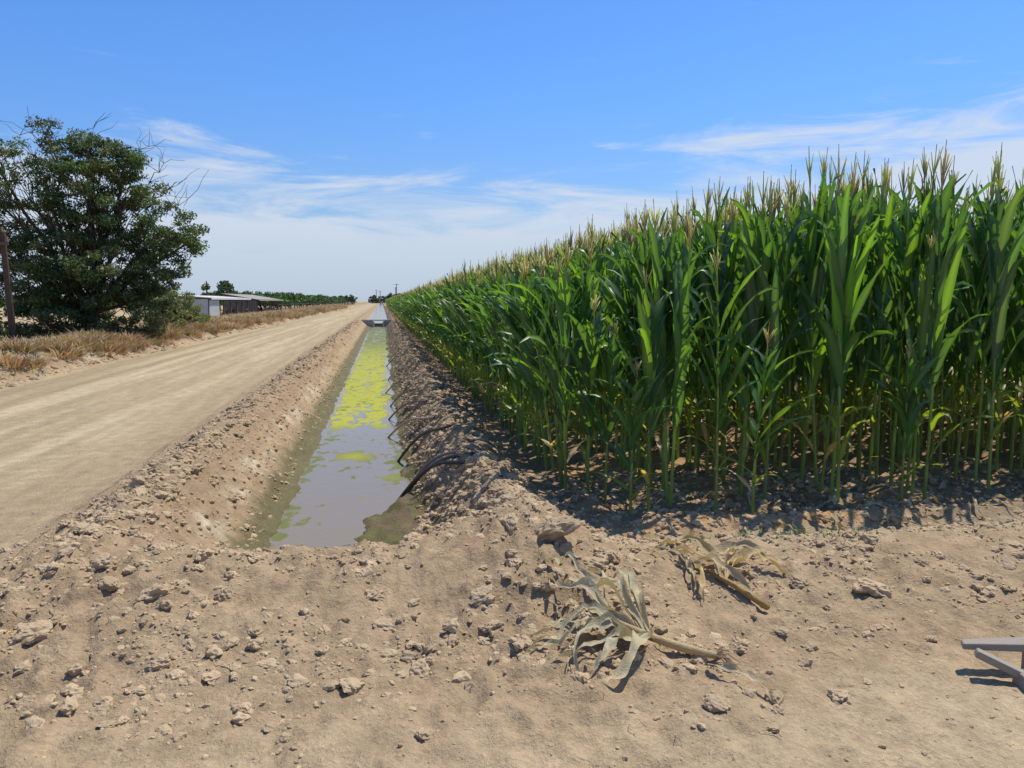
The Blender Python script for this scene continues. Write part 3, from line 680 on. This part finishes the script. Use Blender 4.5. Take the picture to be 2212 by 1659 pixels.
mb.add([(2.53,2.93,z0+.13),(2.95,2.80,z0+.15),(2.97,2.90,z0+.15),(2.56,2.98,z0+.13),(2.53,2.93,z0+.10),(2.95,2.80,z0+.105),(2.97,2.90,z0+.105),(2.56,2.98,z0+.10)],
 [(0,1,2,3),(4,7,6,5),(0,4,5,1),(2,6,7,3),(0,3,7,4),(1,5,6,2)],bc)
mb.box((2.665,2.80,z0+.06),(.30,.05,.035),bc,rz=-.55,ry=.38)
mb.box((2.80,2.86,z0+.06),(.04,.04,.12),bc,rz=-.3)
mb.box((2.80,2.72,z0+.02),(.28,.12,.07),(.22,.2,.18),rz=-.25,ry=.06)
mb.box((2.86,2.74,z0+.07),(.16,.05,.04),bc,rz=-.4)
ob=mb.obj('broken_bracket',objm); bv=ob.modifiers.new('b','BEVEL'); bv.width=.008; bv.segments=2
# ---------------------------------------------------------------- light & sky
sd=Vector((.40,.27,1.0)).normalized()
el=math.asin(sd.z); az=math.atan2(sd.x,sd.y)
sl=bpy.data.lights.new('sun','SUN'); sl.energy=4.9; sl.angle=math.radians(.5); sl.color=(1,.95,.84)
so=bpy.data.objects.new('sun',sl); link(so); so.rotation_euler=(-sd).to_track_quat('-Z','Y').to_euler(); so.location=(0,0,30)
w=bpy.data.worlds.new('World'); S.world=w; w.use_nodes=True; nt=w.node_tree; nt.nodes.clear(); L=nt.links
sky=N(nt,'ShaderNodeTexSky',sky_type='NISHITA'); sky.sun_disc=False; sky.sun_elevation=el; sky.sun_rotation=az; sky.air_density=1.0; sky.dust_density=.4; sky.ozone_density=2.5
tc=N(nt,'ShaderNodeTexCoord'); sx=N(nt,'ShaderNodeSeparateXYZ'); L.new(tc.outputs['Generated'],sx.inputs[0])
gr=N(nt,'ShaderNodeMapRange',interpolation_type='SMOOTHSTEP'); gr.inputs[1].default_value=-.02; gr.inputs[2].default_value=.3; L.new(sx.outputs[2],gr.inputs[0])
gc=N(nt,'ShaderNodeMix',data_type='RGBA'); gc.inputs[6].default_value=(.82,.88,1.0,1); gc.inputs[7].default_value=(.68,1.12,1.70,1); L.new(gr.outputs[0],gc.inputs[0])
gm2=N(nt,'ShaderNodeMix',data_type='RGBA',blend_type='MULTIPLY'); gm2.inputs[0].default_value=1; L.new(sky.outputs[0],gm2.inputs[6]); L.new(gc.outputs[2],gm2.inputs[7])
mp=N(nt,'ShaderNodeMapping'); mp.inputs['Scale'].default_value=(2.6,2.6,15); mp.inputs['Location'].default_value=(3.1,0,1); mp.inputs['Rotation'].default_value=(0,math.radians(4),0); L.new(tc.outputs['Generated'],mp.inputs[0])
cn=N(nt,'ShaderNodeTexNoise'); cn.inputs['Scale'].default_value=1.7; cn.inputs['Detail'].default_value=8; cn.inputs['Roughness'].default_value=.62; cn.inputs['Distortion'].default_value=.6; L.new(mp.outputs[0],cn.inputs['Vector'])
top=ma('MULTIPLY_ADD',ma('MULTIPLY',sx.outputs[0],sx.outputs[0]),.19,.125)
m=ma('MULTIPLY',ma('SUBTRACT',top,sx.outputs[2]),19)
m=ma('ADD',m,ma('MULTIPLY_ADD',cn.outputs[0],6.5,-2.85))
mr=N(nt,'ShaderNodeMapRange',interpolation_type='SMOOTHSTEP'); mr.inputs[1].default_value=-.3; mr.inputs[2].default_value=1.4; mr.inputs[4].default_value=.85; L.new(m,mr.inputs[0])
cn2=N(nt,'ShaderNodeTexNoise'); cn2.inputs['Scale'].default_value=4.5; cn2.inputs['Detail'].default_value=4; L.new(mp.outputs[0],cn2.inputs['Vector'])
mr2=N(nt,'ShaderNodeMapRange',interpolation_type='SMOOTHSTEP'); mr2.inputs[1].default_value=.67; mr2.inputs[2].default_value=.85; mr2.inputs[4].default_value=.2; L.new(cn2.outputs[0],mr2.inputs[0])
cm_=ma('MAXIMUM',mr.outputs[0],mr2.outputs[0])
ccol=N(nt,'ShaderNodeMix',data_type='RGBA'); ccol.inputs[6].default_value=(4.9,6.0,7.6,1); ccol.inputs[7].default_value=(6.6,7.3,8.4,1)
cr2=N(nt,'ShaderNodeMapRange'); cr2.inputs[1].default_value=.0; cr2.inputs[2].default_value=.10; L.new(sx.outputs[2],cr2.inputs[0]); L.new(cr2.outputs[0],ccol.inputs[0])
mx=N(nt,'ShaderNodeMix',data_type='RGBA'); L.new(cm_,mx.inputs[0]); L.new(gm2.outputs[2],mx.inputs[6]); L.new(ccol.outputs[2],mx.inputs[7])
bg=N(nt,'ShaderNodeBackground'); bg.inputs[1].default_value=.1; L.new(mx.outputs[2],bg.inputs[0])
wo=N(nt,'ShaderNodeOutputWorld'); L.new(bg.outputs[0],wo.inputs[0])
# ---------------------------------------------------------------- camera
cd=bpy.data.cameras.new('camera'); cd.lens=27.2; cd.sensor_width=36; cd.clip_end=8000; cd.clip_start=.05
co=bpy.data.objects.new('camera',cd); link(co); co.location=(0,0,1.65); co.rotation_euler=(math.radians(90-6.13),0,math.radians(-9.5))
S.camera=co
S.view_settings.view_transform='Standard'; S.view_settings.look='None'; S.view_settings.exposure=0
